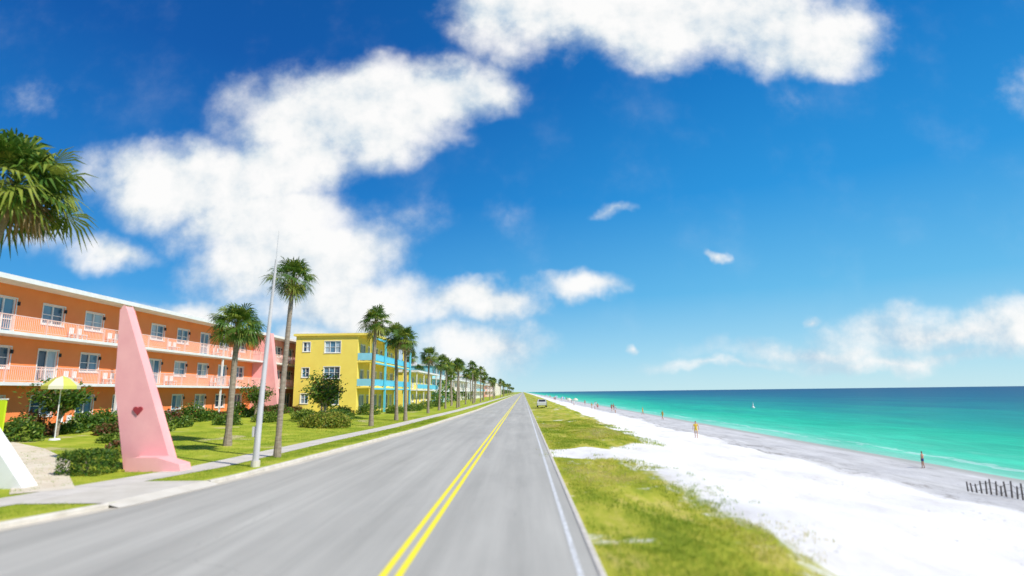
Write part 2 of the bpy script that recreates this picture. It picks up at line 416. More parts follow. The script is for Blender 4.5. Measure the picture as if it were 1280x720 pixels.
while len(s)<9000:
    y=11+60*random.random()**1.5
    if random.random()<.45: x=random.uniform(swf(y)+.15,kerb(y)-.5-abs(random.gauss(0,.25))) 
    else: x=random.uniform(swf(y)-12,swf(y)-1.65)
    if x>swf(y)-1.5 and x<swf(y)+.03: continue
    if 16.2<y<20.2 and x>swf(y)-1.6: continue
    s.append((x,y))
grass_obj('grass',s,.03,.08,.006,[GA,GA,GB])
s=[]
for _ in range(45):
    y=random.uniform(8,60); x=gre(y)+abs(random.gauss(0,.7))
    cx,cy=x,y
    for k in range(random.randint(2,10)): s.append((cx+random.gauss(0,.18),cy+random.gauss(0,.4)))
grass_obj('beach_grass',s,.05,.13,.007,[GA,GB,GC])

# ------------------------------------------------------------ palms
def palm_mesh(seed,H,lean,crown=1.9,tr=.17,nf=46):
    rd=random.Random(seed); mb=MB()
    n=16; pts=[];rads=[]
    for i in range(n+1):
        t=i/n
        pts.append((lean[0]*t**1.5,lean[1]*t**1.5,H*t))
        rads.append(tr*(1.35-.35*min(1,t*8))*(1-.28*t)*(1+.05*(i%2)))
    mb.tube(pts,rads,10,0)
    top=Vector(pts[-1])
    for k in range(26):
        a=rd.random()*6.28; z=rd.uniform(-.8,.1); r=tr*.8
        d=Vector((math.cos(a),math.sin(a),.9)).normalized(); b=top+Vector((math.cos(a)*r,math.sin(a)*r,z))
        s=Vector((-math.sin(a),math.cos(a),0))*.05
        mb.quad([b-s,b+s,b+d*.32+s*.5,b+d*.32-s*.5],3)
    for k in range(nf):
        t=k/(nf-1)
        el=R(-62+148*t**.85+rd.uniform(-12,12)); az=k*2.39996+rd.uniform(-.25,.25)
        dead=t<.09
        a=Vector((math.cos(az)*math.cos(el),math.sin(az)*math.cos(el),math.sin(el)))
        s=Vector((-math.sin(az),math.cos(az),0)); 
        tw=rd.uniform(-.6,.6); nn=a.cross(s); s=(s*math.cos(tw)+nn*math.sin(tw)).normalized()
        pl=crown*rd.uniform(.34,.66)*(1 if not dead else .6); fr=crown*rd.uniform(.38,.6)
        b=top+Vector((0,0,.05)); m1=b+a*pl*.5+Vector((0,0,.03)); c=b+a*pl+Vector((0,0,-.12*pl))
        w=s*.02
        mi=3 if dead else (2 if rd.random()<.4 else 1)
        mb.quad([b-w,b+w,m1+w,m1-w],mi); mb.quad([m1-w,m1+w,c+w,c-w],mi)
        a2=(c-m1).normalized()
        ns=17
        for q in range(ns):
            ph=R(-112+224*q/(ns-1)+rd.uniform(-4,4))
            d=(a2*math.cos(ph)+s*math.sin(ph)).normalized()
            ll=fr*(1-.28*abs(ph)/2)*rd.uniform(.8,1.1)
            pr=d.cross(a2.cross(s)).normalized()*(.042*crown/1.9)
            mid=c+d*ll*.6+Vector((0,0,-.03)); tip=c+d*ll+Vector((0,0,-.35*ll*rd.uniform(.6,1.5)))
            mb.quad([c,mid-pr,tip,mid+pr],mi)
    me=mb.mesh('palm_tree',[M_trunk,M_frond,M_frond2,M_dry])
    return me
def palm(x,y,me,sc=1,rot=0):
    o=addobj('palm_tree',me,None,(x,y,ground_z(x,y)-.05)); o.scale=(sc,)*3; o.rotation_euler=(0,0,rot); return o
palm(-11.6,27.5,palm_mesh(1,8.6,(.25,.1),1.35,.14,54))
palm(-17.0,33.4,palm_mesh(2,6.95,(.1,0),1.8,.19,70))
palm(-22.9,22.3,palm_mesh(3,11.5,(1.8,0),2.95,.2,96))
PM=[palm_mesh(10+i,H,l,1.85,.18,54) for i,(H,l) in enumerate(((9,(.3,.2)),(8.4,(-.25,.1)),(9.3,(.1,-.3)),(8.0,(.4,0))))]
palm(-13.9,53,PM[2],1.03,.4)
palm(-13.9,63.5,PM[0],1.03,2.0)
palm(-12.6,62,PM[1],1.03,1.2)
palm(-13.8,84,PM[1],.98,2.2)
palm(-14.1,97,PM[3],1,.7)
y=106;k=0
while y<900:
    x=-13.5+random.uniform(-.8,.8)-(2.5 if random.random()<.3 else 0)
    palm(x,y,PM[k%4],random.uniform(.8,1.08),random.random()*6); k+=1
    y*=1.05+random.random()*.035
for (x,y) in ((-26,106),(-30,139),(-27,180),(-25,237),(-28,310)):
    palm(x+5,y,PM[(k)%4],1.0,random.random()*6); k+=1

# ------------------------------------------------------------ shrubs
def shrub(name,x,y,r,n,leaf,mats,weights,box=False,stems=True,seed=0):
    rd=random.Random(seed+int(x*13+y*7)); mb=MB(); z0=ground_z(x,y)
    lumps=[(Vector((rd.uniform(-1,1),rd.uniform(-1,1),rd.uniform(.2,1))),rd.uniform(.25,.5)) for _ in range(9)]
    if stems:
        for k in range(6):
            a=rd.random()*6.28; e=Vector((math.cos(a)*r[0]*.6,math.sin(a)*r[1]*.6,r[2]*rd.uniform(.5,.9)))
            mb.tube([(e.x*.1,e.y*.1,0),(e.x*.5,e.y*.5,e.z*.5),tuple(e)],[.03,.022,.01],5,0)
    for k in range(n):
        if box:
            p=Vector((rd.uniform(-1,1),rd.uniform(-1,1),rd.uniform(0,1)))
            ax=rd.choice((0,1,2,2)); 
            if ax<2: p[ax]=rd.choice((-1,1))*rd.uniform(.82,1.04)
            else: p[2]=rd.uniform(.8,1.06)
            p[2]+=.06*math.sin(p.x*7)*math.sin(p.y*5)
            q=max(abs(p.x),abs(p.y)); 
            if q>.8: p[2]*=1-(q-.8)*.7
        else:
            l,rr=rd.choice(lumps)
            d=Vector((rd.gauss(0,1),rd.gauss(0,1),rd.gauss(0,1))).normalized()*rd.uniform(.6,1)
            if rd.random()<.55:
                p=Vector((d.x,d.y,abs(d.z)))*rd.uniform(.75,1.0)
            else:
                l2=l.normalized()*.72; p=l2+d*rr
            if p.z<0: p.z=rd.uniform(0,.3)
        P=Vector((p.x*r[0],p.y*r[1],p.z*r[2]))
        a=Vector((rd.gauss(0,1),rd.gauss(0,1),rd.gauss(0,1)+.3)).normalized(); b=a.orthogonal().normalized()
        c=a.cross(b); t=rd.random()*6.28; u=b*math.cos(t)+c*math.sin(t); v=a.cross(u)
        L=leaf*rd.uniform(.6,1.3)
        mi=1+rd.choices(range(len(weights)),weights)[0]
        mb.quad([P-u*L,P+v*L*.4,P+u*L,P-v*L*.4],mi)
    return mb.obj(name,[M_trunk]+mats,loc=(x,y,z0))
shrub('hedge',-16.6,22.2,(.8,.6,.85),3800,.06,[M_leaf,M_leaf2],(2,1),box=True)
shrub('shrub',-18.8,27.5,(1.3,1.1,.5),1500,.07,[M_gold,M_leaf2],(1,1))
shrub('shrub',-17.0,50,(2.4,2.2,1.5),5000,.11,[M_gold,M_leaf2,M_leaf],(3,3,1))
shrub('shrub',-19.5,60,(2.3,2,1.4),3500,.12,[M_leaf2,M_leaf],(1,2))
y=27
while y<90:
    x=-30.6+random.uniform(-.5,.6); h=random.uniform(.8,1.9)
    mats=random.choice(([M_leaf,M_leaf2],[M_leaf,M_leafr],[M_leaf,M_leaf2],[M_leafr,M_leaf]))
    shrub('shrub',x,y,(1.3,1.6,h),1500,.13,mats,(3,1)); y+=random.uniform(1.8,3.2)
for (x,y,r,c) in ((-27.5,46,(.9,1.6,.9),0),(-24.5,55,(1.4,1.6,1.1),1),(-23,61,(1.4,2,1.2),1),(-21.5,68,(1.6,2.4,1.3),0),(-27,38,(1.4,1,.8),2),(-29,33,(1.6,1.2,1.4),0),(-20,75,(1.6,2.6,1.5),0),(-18,82,(1.5,3,1.4),1),(-17.5,92,(1.5,4,1.4),0),(-17.5,104,(1.5,5,1.6),1),(-17.5,118,(1.5,6,1.6),0),(-25.5,50,(1.2,1.2,1.0),0),(-26.5,42,(1.1,1.1,.9),1),(-21,30.5,(.8,.8,.5),2),(-23.5,33.5,(1.0,.9,.6),1)):
    shrub('shrub',x,y,r,1900,.12,[[M_leaf,M_leaf2],[M_leaf2,M_leaf],[M_leafr,M_leaf]][c],(2,1))
def tree(name,x,y,H,cr,n,leaf,mats,weights,seed):
    rd=random.Random(seed); mb=MB(); z0=ground_z(x,y)
    tips=[]
    mb.tube([(0,0,0),(.06,.02,H*.25),(.02,.1,H*.5)],[.16,.12,.1],8,0)
    for k in range(9):
        a=k*2.4; e=Vector((math.cos(a)*cr*rd.uniform(.4,.85),math.sin(a)*cr*rd.uniform(.4,.85),H*rd.uniform(.5,.95)))
        s=Vector((.04,.05,H*rd.uniform(.25,.48)))
        m=(s+e)/2+Vector((0,0,.15)); mb.tube([tuple(s),tuple(m),tuple(e)],[.07,.05,.02],5,0); tips+=[e,m]
    for k in range(n):
        c=rd.choice(tips); d=Vector((rd.gauss(0,1),rd.gauss(0,1),rd.gauss(0,.8)))*cr*.21
        P=c+d
        a=Vector((rd.gauss(0,1),rd.gauss(0,1),rd.gauss(0,1)+.5)).normalized(); u=a.orthogonal().normalized(); v=a.cross(u)
        L=leaf*rd.uniform(.6,1.3); mi=1+rd.choices(range(len(weights)),weights)[0]
        mb.quad([P-u*L,P+v*L*.5,P+u*L,P-v*L*.5],mi)
    mb.obj(name,[M_trunk]+mats,loc=(x,y,z0))
tree('sea_grape_tree',-19.3,56,4.6,1.9,2400,.14,[M_leaf,M_leaf2,M_leafr],(4,2,1),1)
tree('sea_grape_tree',-24.5,70,4.2,2.0,2200,.14,[M_leaf,M_leaf2],(3,1),2)
tree('garden_tree',-29.6,36.5,3.4,1.6,2200,.12,[M_leaf,M_leaf2],(3,1),3)
tree('garden_tree',-28.8,62,3.6,1.6,1800,.12,[M_leaf,M_leaf2],(3,1),4)
mb=MB(); rd=random.Random(5)
for k in range(9000):
    y=130*math.exp(rd.random()*2.6); x=-19-rd.random()**2*14-y*.01
    z=rd.random()**.7*(2.2+1.8*math.sin(y*.13)+1.2*math.sin(y*.05+x*.3)+1.5)
    P=Vector((x,y,max(.1,z)+.2)); L=.18+y*.0016
    a=Vector((rd.gauss(0,1),rd.gauss(0,1),rd.gauss(0,1)+.3)).normalized(); u=a.orthogonal().normalized(); v=a.cross(u)
    mb.quad([P-u*L,P+v*L*.6,P+u*L,P-v*L*.6],rd.choice((0,0,1)))
mb.obj('distant_trees',[M_leaf,M_leaf2])

# ------------------------------------------------------------ buildings
def facade(W,FR,GL,O,A,Nn,L,z0,z1,ops,mw=0,rd=random):
    O=Vector(O);A=Vector(A);Nn=Vector(Nn)
    P=lambda s,n,z:O+A*s+Nn*n+Vector((0,0,z))
    ss=sorted({0,L}|{o[0] for o in ops}|{o[1] for o in ops}); zs=sorted({z0,z1}|{o[2] for o in ops}|{o[3] for o in ops})
    for a,b in zip(ss[:-1],ss[1:]):
        for c,d in zip(zs[:-1],zs[1:]):
            ms=(a+b)/2;mz=(c+d)/2
            if any(o[0]<ms<o[1] and o[2]<mz<o[3] for o in ops): continue
            W.quad([P(a,0,c),P(b,0,c),P(b,0,d),P(a,0,d)],mw)
    def ob(M,a,b,n0,n1,c,d,m=0):
        M.hexa([P(a,n0,c),P(b,n0,c),P(b,n1,c),P(a,n1,c),P(a,n0,d),P(b,n0,d),P(b,n1,d),P(a,n1,d)],m)
    for (a,b,c,d) in ops:
        D=-.2
        for q in ([(a,c),(b,c)],[(b,c),(b,d)],[(b,d),(a,d)],[(a,d),(a,c)]):
            (s0,e0),(s1,e1)=q
            W.quad([P(s0,0,e0),P(s1,0,e1),P(s1,D,e1),P(s0,D,e0)],mw)
        n=max(2,int(round((b-a)/.85)))
        for k in range(n):
            x0=a+(b-a)*k/n; x1=a+(b-a)*(k+1)/n
            GL.quad([P(x0,-.15,c),P(x1,-.15,c),P(x1,-.15,d),P(x0,-.15,d)],rd.choice((0,0,1,2)))
        t=.075
        ob(FR,a,b,-.14,-.05,d-t,d); ob(FR,a,b,-.14,-.03,c,c+t)
        for k in range(n+1):
            x=a+(b-a)*k/n; x0=max(a,x-t/2); x1=min(b,x+t/2)
            if k==0:x1=a+t
            if k==n:x0=b-t
            ob(FR,x0,x1,-.14,-.055,c+t,d-t)
        ob(FR,a-.07,a-.003,.002,.035,c,d+.07); ob(FR,b+.003,b+.07,.002,.035,c,d+.07); ob(FR,a-.002,b+.002,.002,.035,d+.003,d+.07)
        if d-c>1.9: ob(FR,a+t,b-t,-.14,-.08,c+.8,c+.86)
        else: 
            ob(FR,a+t,b-t,-.14,-.08,(c+d)/2-.025,(c+d)/2+.025)
            ob(FR,a-.08,b+.08,.002,.07,c-.08,c-.003)
def railing(M,x,y0,y1,z,h,m=0,step=.16,solid=False):
    M.box(x-.03,x+.03,y0,y1,z+h-.06,z+h,m); M.box(x-.02,x+.02,y0,y1,z+.08,z+.12,m)
    y=y0+step
    while y<y1-.05:
        M.box(x-.012,x+.012,y-.014,y+.014,z+.12,z+h-.06,m); y+=step
    y=y0
    while y<=y1: 
        M.box(x-.035,x+.035,y-.035,y+.035,z,z+h+.002,m); y+=2.7
def building(name,xf,y0,y1,dep,zg,nf,fh,wall,trim,rail,bal,spacing=4.0,pattern='wd',bdepth=1.4,solidrail=None,side_ops=None,cols=None,bstep=.16,seed=1,parapet=.35,furniture=False):
    rd=random.Random(seed); root=empty(name,(xf,y0,0)); 
    W,FR,GL,SL,RL=MB(),MB(),MB(),MB(),MB()
    ztop=zg+nf*fh; L=y1-y0; ops=[]
    for f in range(nf):
        s=1.4; k=0
        while s<L-2.3:
            t=pattern[(k+f)%len(pattern)]
            b=zg+f*fh
            if t=='w': ops.append((s,s+1.9,b+.95,b+2.35))
            elif t=='d': ops.append((s+.1,s+1.8,b+.12,b+2.35))
            elif t=='g': ops.append((s,s+2.4,b+.12,b+2.4))
            s+=spacing; k+=1
    for f in range(nf):
        fo=[o for o in ops if zg+f*fh<=o[2]<zg+(f+1)*fh]
        facade(W,FR,GL,(0,0,0),(0,1,0),(1,0,0),L,zg+f*fh-(.8 if f==0 else 0),zg+(f+1)*fh,fo,0,rd)
    so=side_ops or []
    facade(W,FR,GL,(-dep,0,0),(1,0,0),(0,-1,0),dep,zg-.8,ztop,so,0,rd)
    W.quad([(-dep,L,zg-.8),(0,L,zg-.8),(0,L,ztop),(-dep,L,ztop)]); W.quad([(-dep,0,zg-.8),(-dep,L,zg-.8),(-dep,L,ztop),(-dep,0,ztop)])
    ov=bdepth+.15 if bal else .3
    SL.box(-dep-.3,ov,-.3,L+.3,ztop,ztop+.28,0)
    SL.box(-dep-.2,ov-.12,-.2,L+.2,ztop+.283,ztop+parapet,1)
    y=6+rd.random()*5
    while y<L-3:
        SL.box(-dep*.6-.6,-dep*.6+.6,y-.6,y+.6,ztop+parapet+.003,ztop+parapet+1.0,1); y+=rd.uniform(9,17)
    if bal:
        for f in range(1,nf):
            z=zg+f*fh
            SL.box(.003,bdepth,0.02,L-.02,z-.2,z+.02,0)
            if solidrail:
                RL.box(bdepth-.08,bdepth-.02,.02,L-.02,z+.15,z+.95,1)
                RL.box(bdepth-.1,bdepth,.02,L-.02,z+.98,z+1.05,0)
            else: railing(RL,bdepth-.06,.05,L-.05,z+.02,1.05,0,bstep)
            for yy in (.06,L-.06):
                RL.box(.02,bdepth-.1,yy-.02,yy+.02,z+1.0,z+1.06,0)
        if cols:
            y=.15
            while y<L:
                SL.box(bdepth-.32,bdepth-.16,y-.08,y+.08,zg-.3,ztop-.002,2); 
                y+=spacing*cols
    if furniture:
        F=MB()
        for f in range(nf):
            z=zg+f*fh+.023
            y=3.6
            while y<L-3:
                if rd.random()<.6:
                    for dy in (0,.8):
                        F.box(.3,.75,y+dy,y+dy+.45,z+.38,z+.43,0); F.box(.25,.3,y+dy,y+dy+.45,z+.38,z+.9,0)
                        for a_,b_ in ((.3,0),(.7,0),(.3,.4),(.7,.4)): F.box(a_,a_+.04,y+dy+b_,y+dy+b_+.04,z,z+.377,0)
                F.box(.002,.12,y-.35,y-.2,z+1.9,z+2.15,1)
                y+=spacing
        F.obj('chairs_and_lamps',[M_white,M_dark],root)
    W.obj('walls',[wall],root); FR.obj('window_frames',[M_white],root); GL.obj('window_glass',G,root)
    SL.obj('slabs_and_roof',[trim,M_roof,trim,wall],root)
    if bal: RL.obj('railings',[rail,solidrail or rail],root)
    return root
building('orange_motel',-34,14,71.55,12,.78,3,3.22,M_orange,M_white,M_rail,True,spacing=4.0,pattern='wdw',cols=4,seed=3,bstep=.15,furniture=True)
building('pink_motel',-34,72.55,89,12,.78,3,3.22,M_pink,M_white,M_rail,True,spacing=4.0,pattern='dw',cols=4,seed=13,bstep=.15,furniture=True)
sop=[]
for f in range(3):
    b=.5+f*3.5
    sop+= [(4.0,6.2,b+1.1,b+2.7),(1.0,2.0,b+1.3,b+2.6)]
building('yellow_apartment_building',-22.6,78,104,8.6,.45,3,3.5,M_yellow,M_yellow,M_cyan,True,spacing=3.6,pattern='gd',bdepth=2.0,solidrail=M_cyan,cols=2,side_ops=sop,seed=4,bstep=.3)
mb=MB()
for k,y in enumerate((78.1,85,92,99,103.9)):
    mb.box(-20.55,-20.3,y-.16,y+.16,.1,10.9,0)
for z in (3.8,7.3,10.72): mb.box(-20.58,-20.32,78.3,103.7,z-.24,z-.02,0)
for z in (3.95,7.45): mb.box(-22.58,-20.6,78.0,78.1,z+.1,z+1.05,1)
fr=mb.obj('aqua_frame',[M_cyan,M_aquawall]); rt=bpy.data.objects['yellow_apartment_building']; fr.parent=rt; fr.matrix_parent_inverse=Matrix.Translation((22.6,-78,0))
building('yellow_motel',-21.5,110,136,9,.4,2,3.3,M_yellow,M_white,M_cyan,True,seed=5,solidrail=M_cyan,cols=2)
building('aqua_motel',-22.5,142,175,10,.4,3,3.1,M_aquawall,M_white,M_white,True,seed=6,bstep=.4,cols=2)
building('cream_motel',-22,185,230,10,.4,2,3.2,M_cream,M_white,M_white,True,seed=7,bstep=.6,cols=2)
building('white_motel',-21,245,300,11,.4,3,3.1,M_white,M_cream,M_cyan,True,seed=8,bstep=.8,cols=2)
building('peach_motel',-21,320,400,11,.4,2,3.2,M_peach,M_white,M_white,True,seed=9,bstep=1,cols=2)
building('cream_motel',-21,430,560,11,.4,3,3.2,M_cream,M_white,M_white,False,seed=10,spacing=5)

def prism(mb,poly,y0,y1,m=0):
    i=len(mb.v); n=len(poly)
    mb.v+=[(x,y0,z) for x,z in poly]+[(x,y1,z) for x,z in poly]
    mb.f.append(tuple(range(i,i+n))); mb.m.append(m); mb.f.append(tuple(range(i+n,i+2*n))[::-1]); mb.m.append(m)
    for k in range(n):
        a=i+k;b=i+(k+1)%n; mb.f.append((a,b,b+n,a+n)); mb.m.append(m)
def bev(o,w=.03):
    b=o.modifiers.new('bevel','BEVEL'); b.width=w; b.segments=2
M_red=mat('dark_red_paint',(.35,.04,.05))
root=empty('pink_monument',(0,0,0))
mb=MB(); prism(mb,[(-16.05,.0),(-14.1,.0),(-16.7,6.6),(-16.82,6.8),(-16.95,6.6),(-16.8,3.4)],23.5,24.0); bev(mb.obj('fin',[M_pink],root))
mb=MB(); prism(mb,[(-15.5,.0),(-13.35,.0),(-13.45,.36),(-14.35,.62),(-15.5,.62)],22.75,23.497); bev(mb.obj('base',[M_pink],root))
hv=[]
for k in range(28):
    t=2*math.pi*k/28; hx=16*math.sin(t)**3; hz=13*math.cos(t)-5*math.cos(2*t)-2*math.cos(3*t)-math.cos(4*t)
    hv.append((-15.75+hx*.012,2.45+hz*.012))
mb=MB(); prism(mb,hv,23.44,23.497); mb.obj('heart',[M_red],root)
root=empty('pink_buttress_wall')
mb=MB(); prism(mb,[(-34.5,.3),(-30.4,.3),(-32.0,10.75),(-34.5,10.75)],71.6,72.5); bev(mb.obj('fin',[M_pink],root))
root=empty('white_buttress_wall')
mb=MB(); prism(mb,[(-18.6,.0),(-16.1,.0),(-16.3,.22),(-18.2,2.5),(-18.6,2.5)],18.9,19.5); bev(mb.obj('fin',[M_white],root))

# ------------------------------------------------------------ utility pole
mb=MB(); x,y=-11.0,24.0; z=ground_z(x,y)
mb.tube([(0,0,0),(0,0,.25)],[.18,.18],12,1)
mb.tube([(0,0,.25),(.08,0,3),(.3,.05,8.7)],[.125,.105,.045],14,0)
mb.tube([(.3,.05,8.7),(.33,.05,10.0)],[.02,.008],6,0)
mb.box(-.16,-.11,-.14,.14,1.2,1.6,0)
mb.obj('utility_pole',[M_pole,M_conc],smooth=False,loc=(x,y,z))

# ------------------------------------------------------------ umbrellas
def umbrella(name,x,y,H,r,c1,c2):
    root=empty(name,(x,y,ground_z(x,y)))
    mb=MB(); mb.tube([(0,0,0),(0,0,H)],[.03,.03],8); mb.tube([(0,0,0),(0,0,.1)],[.3,.26],14); mb.obj('pole',[M_white],root)
    mb=MB(); n=8; ap=(0,0,H+.05)
    for k in range(n):
        a=2*math.pi*k/n;b=2*math.pi*(k+1)/n
        A=(math.cos(a),math.sin(a));B=(math.cos(b),math.sin(b))
        m=k%2
        a1=(A[0]*r*.5,A[1]*r*.5,H-.14);b1=(B[0]*r*.5,B[1]*r*.5,H-.14);a2=(A[0]*r,A[1]*r,H-.55);b2=(B[0]*r,B[1]*r,H-.55)
        mb.quad([ap,a1,b1],m); mb.quad([a1,a2,b2,b1],m)
        mb.quad([a2,(a2[0],a2[1],H-.75),(b2[0],b2[1],H-.75),b2],m)
    mb.obj('canopy',[c1,c2],root)
M_lime=mat('lime_canvas',(.72,.74,.16),(.66,.68,.14),transl=.2)
M_canv=mat('cream_canvas',(.82,.78,.62),None,transl=.2)
umbrella('patio_umbrella',-27.6,34,3.7,.95,M_canv,M_lime)
mb=MB(); mb.box(-.6,.6,-.04,.04,.9,2.5,0); mb.box(-.5,-.42,-.03,.03,-.2,.9,1); mb.box(.42,.5,-.03,.03,-.2,.9,1); mb.box(-.65,.65,-.05,.05,2.502,2.56,1)
o=mb.obj('sign_board',[mat('lime_sign_paint',(.6,.75,.02)),M_white],loc=(-24.6,26.5,ground_z(-24.6,26.5)))

# ------------------------------------------------------------ beach fence
M_wood=mat('weathered_post',(.10,.09,.08),(.18,.15,.13),scale=6)
mb=MB()
prev=None
for k in range(22):
    t=k/21; y=21.6+6.0*t; x=19.9+.35*t; z=ground_z(x,y); h=.55+random.uniform(-.15,.12); l=random.uniform(-.06,.06)
    mb.tube([(x,y,z-.2),(x+l,y,z+h)],[.035,.03],7)
    p=(x+l*.8,y,z+h*.8)
    if prev: mb.tube([prev,p],[.008,.008],5); mb.tube([(prev[0],prev[1],prev[2]-.25),(p[0],p[1],p[2]-.25)],[.008,.008],5)
    prev=p
mb.obj('beach_fence',[M_wood])

# ------------------------------------------------------------ people
M_skin=mat('skin',(.55,.30,.20),(.48,.26,.17),rough=.6); M_hair=mat('hair',(.05,.03,.02))
def person_mesh(name,pose,suit,top):
    st=.22 if pose=='walk' else .06
    J=dict(pel=(0,0,.92),chest=(0,0,1.22),neck=(0,0,1.46),head=(0,.01,1.60),crown=(0,0,1.71))
    J['hl']=(-.1,0,.88);J['kl']=(-.11,st*.6,.48);J['al']=(-.11,st,.07);J['fl']=(-.12,st+.15,.03)
    J['hr']=(.1,0,.88);J['kr']=(.11,-st*.3+.04,.48);J['ar']=(.11,-st,.09);J['fr']=(.12,-st+.15,.03)
    J['sl']=(-.18,0,1.40);J['el']=(-.25,-st*.5,1.13);J['wl']=(-.27,-st*.3+.06,.88);J['gl']=(-.27,-st*.3+.09,.78)
    J['sr']=(.18,0,1.40);J['er']=(.25,st*.5,1.13);J['wr']=(.27,st*.7+.05,.88);J['gr']=(.27,st*.7+.08,.78)
    Rr=dict(pel=.135,chest=.145,neck=.055,head=.085,crown=.06,hl=.09,kl=.058,al=.038,fl=.03,hr=.09,kr=.058,ar=.038,fr=.03,sl=.06,el=.04,wl=.028,gl=.03,sr=.06,er=.04,wr=.028,gr=.03)
    K=list(J); E=[('pel','chest'),('chest','neck'),('neck','head'),('head','crown'),('pel','hl'),('hl','kl'),('kl','al'),('al','fl'),('pel','hr'),('hr','kr'),('kr','ar'),('ar','fr'),('chest','sl'),('sl','el'),('el','wl'),('wl','gl'),('chest','sr'),('sr','er'),('er','wr'),('wr','gr')]
    me=bpy.data.meshes.new(name); me.from_pydata([J[k] for k in K],[(K.index(a),K.index(b)) for a,b in E],[])
    o=addobj('tmp',me); o.modifiers.new('s','SKIN'); sv=me.skin_vertices[0].data
    for i,k in enumerate(K): sv[i].radius=(Rr[k],Rr[k]*.85); 
    sv[0].use_root=True
    su=o.modifiers.new('ss','SUBSURF'); su.levels=2
    dg=bpy.context.evaluated_depsgraph_get(); dg.update()
    nm=bpy.data.meshes.new_from_object(o.evaluated_get(dg)); bpy.data.objects.remove(o)
    nm.materials.clear()
    for m in (M_skin,suit,M_hair): nm.materials.append(m)
    for p in nm.polygons:
        c=p.center; p.use_smooth=True; mi=0
        if .72<c.z<1.0 and abs(c.x)<.22: mi=1
        if top and 1.0<=c.z<1.43 and abs(c.x)<.2: mi=1
        if c.z>1.66 or (c.z>1.55 and c.y<-.03): mi=2
        p.material_index=mi
    return nm
S1=mat('swim_red',(.6,.06,.05));S2=mat('swim_yellow',(.75,.5,.06));S3=mat('swim_navy',(.03,.06,.2));S4=mat('shirt_white',(.8,.8,.8))
PP=[person_mesh('person','walk',S2,True),person_mesh('person','stand',S3,False),person_mesh('person','walk',S1,False),person_mesh('person','stand',S4,True)]
def person(x,y,k,rot,sc=1):
    o=addobj('person',PP[k],None,(x,y,ground_z(x,y)-.01)); o.rotation_euler=(0,0,rot); o.scale=(sc,)*3
person(15.8,54,0,2.8,.9); person(24.3,36.5,1,.6,.6)
rd=random.Random(3)
for k in range(24):
    y=85*math.exp(rd.random()*2.0); person(rd.uniform(15,25.5),y,rd.randint(0,3),rd.random()*6,rd.uniform(.9,1.05))
M_rc=mat('red_canvas',(.6,.1,.08),None,transl=.2); M_bc=mat('blue_canvas',(.08,.25,.6),None,transl=.2)
for k in range(6):
    y=190*math.exp(rd.random()*1.3); umbrella('beach_umbrella',rd.uniform(15,22),y,2.0,.9,rd.choice((M_rc,M_bc,M_canv)),M_canv)
root=empty('marker_buoy',(62,158,-2.0)); root.scale=(.62,)*3
mb=MB(); mb.tube([(0,0,-.3),(0,0,.0),(0,0,.35),(0,0,.5)],[.5,.75,.75,.35],14); mb.tube([(0,0,.5),(0,0,1.9)],[.34,.16],12); mb.tube([(0,0,1.9),(0,0,2.3)],[.05,.05],8)
mb.tube([(0,0,2.3),(0,0,2.45),(0,0,2.6)],[.05,.14,.04],10); mb.obj('float',[M_white],root)
mb=MB(); mb.tube([(0,0,1.0),(0,0,1.25)],[.272,.242],14); mb.obj('band',[S1],root)

# ------------------------------------------------------------ parked car
def car(x,y):
    root=empty('parked_car',(x,y,ground_z(x,y)+.02))
    body=[(-2.2,.35),(2.15,.35),(2.2,.7),(1.9,.92),(1.0,1.0),(.45,1.42),(-1.3,1.45),(-1.9,1.0),(-2.2,.95)]
    mb=MB(); i=0; n=len(body)
    for xx,sc in ((-.86,0),(.86,0)):
        mb.v+=[(xx*(.82 if z>1.2 else 1),yy,z) for yy,z in body]
    mb.f=[tuple(range(n)),tuple(range(n,2*n))[::-1]]+[(k,(k+1)%n,(k+1)%n+n,k+n) for k in range(n)]; mb.m=[0]*len(mb.f)
    bev(mb.obj('body',[mat('car_paint',(.6,.6,.58),None,rough=.25,spec=.6)],root),.06)
    mb=MB(); mb.quad([(-.66,-1.88,1.04),(.66,-1.88,1.04),(.6,-1.42,1.4),(-.6,-1.42,1.4)]); mb.quad([(-.66,.98,1.05),(.66,.98,1.05),(.6,.52,1.39),(-.6,.52,1.39)])
    for sgn in (-1,1):
        mb.quad([(sgn*.865,-1.6,1.02),(sgn*.865,.85,1.02),(sgn*.74,.4,1.36),(sgn*.74,-1.2,1.36)])
    mb.obj('windows',[M_dark],root)
    mb=MB()
    for yy in (-1.35,1.35):
        for sx in (-.8,.8): mb.tube([(sx-.1,yy,.33),(sx+.1,yy,.33)],[.33,.33],16)
    mb.obj('wheels',[M_dark],root)
car(3.5,110)

# ------------------------------------------------------------ light + world
az=R(124); el=R(46)
S=Vector((math.sin(az)*math.cos(el),math.cos(az)*math.cos(el),math.sin(el)))
ld=bpy.data.lights.new('sun','SUN'); ld.energy=5.0; ld.angle=R(.5); ld.color=(1,.955,.875)
lo=bpy.data.objects.new('sun',ld); COL.objects.link(lo); lo.rotation_euler=S.to_track_quat('Z','Y').to_euler(); lo.location=(20,-20,60)
w=bpy.data.worlds.new('World'); scene.world=w; w.use_nodes=True; nt=w.node_tree; N=nt.nodes; L=nt.links
for n in list(N): N.remove(n)
out=N.new('ShaderNodeOutputWorld'); bgs=N.new('ShaderNodeBackground'); bgc=N.new('ShaderNodeBackground'); mxs=N.new('ShaderNodeMixShader')
sky=N.new('ShaderNodeTexSky'); sky.sky_type='NISHITA'; sky.sun_disc=False; sky.sun_elevation=el; sky.sun_rotation=az; sky.ozone_density=2.5; sky.dust_density=.3; sky.air_density=1.0
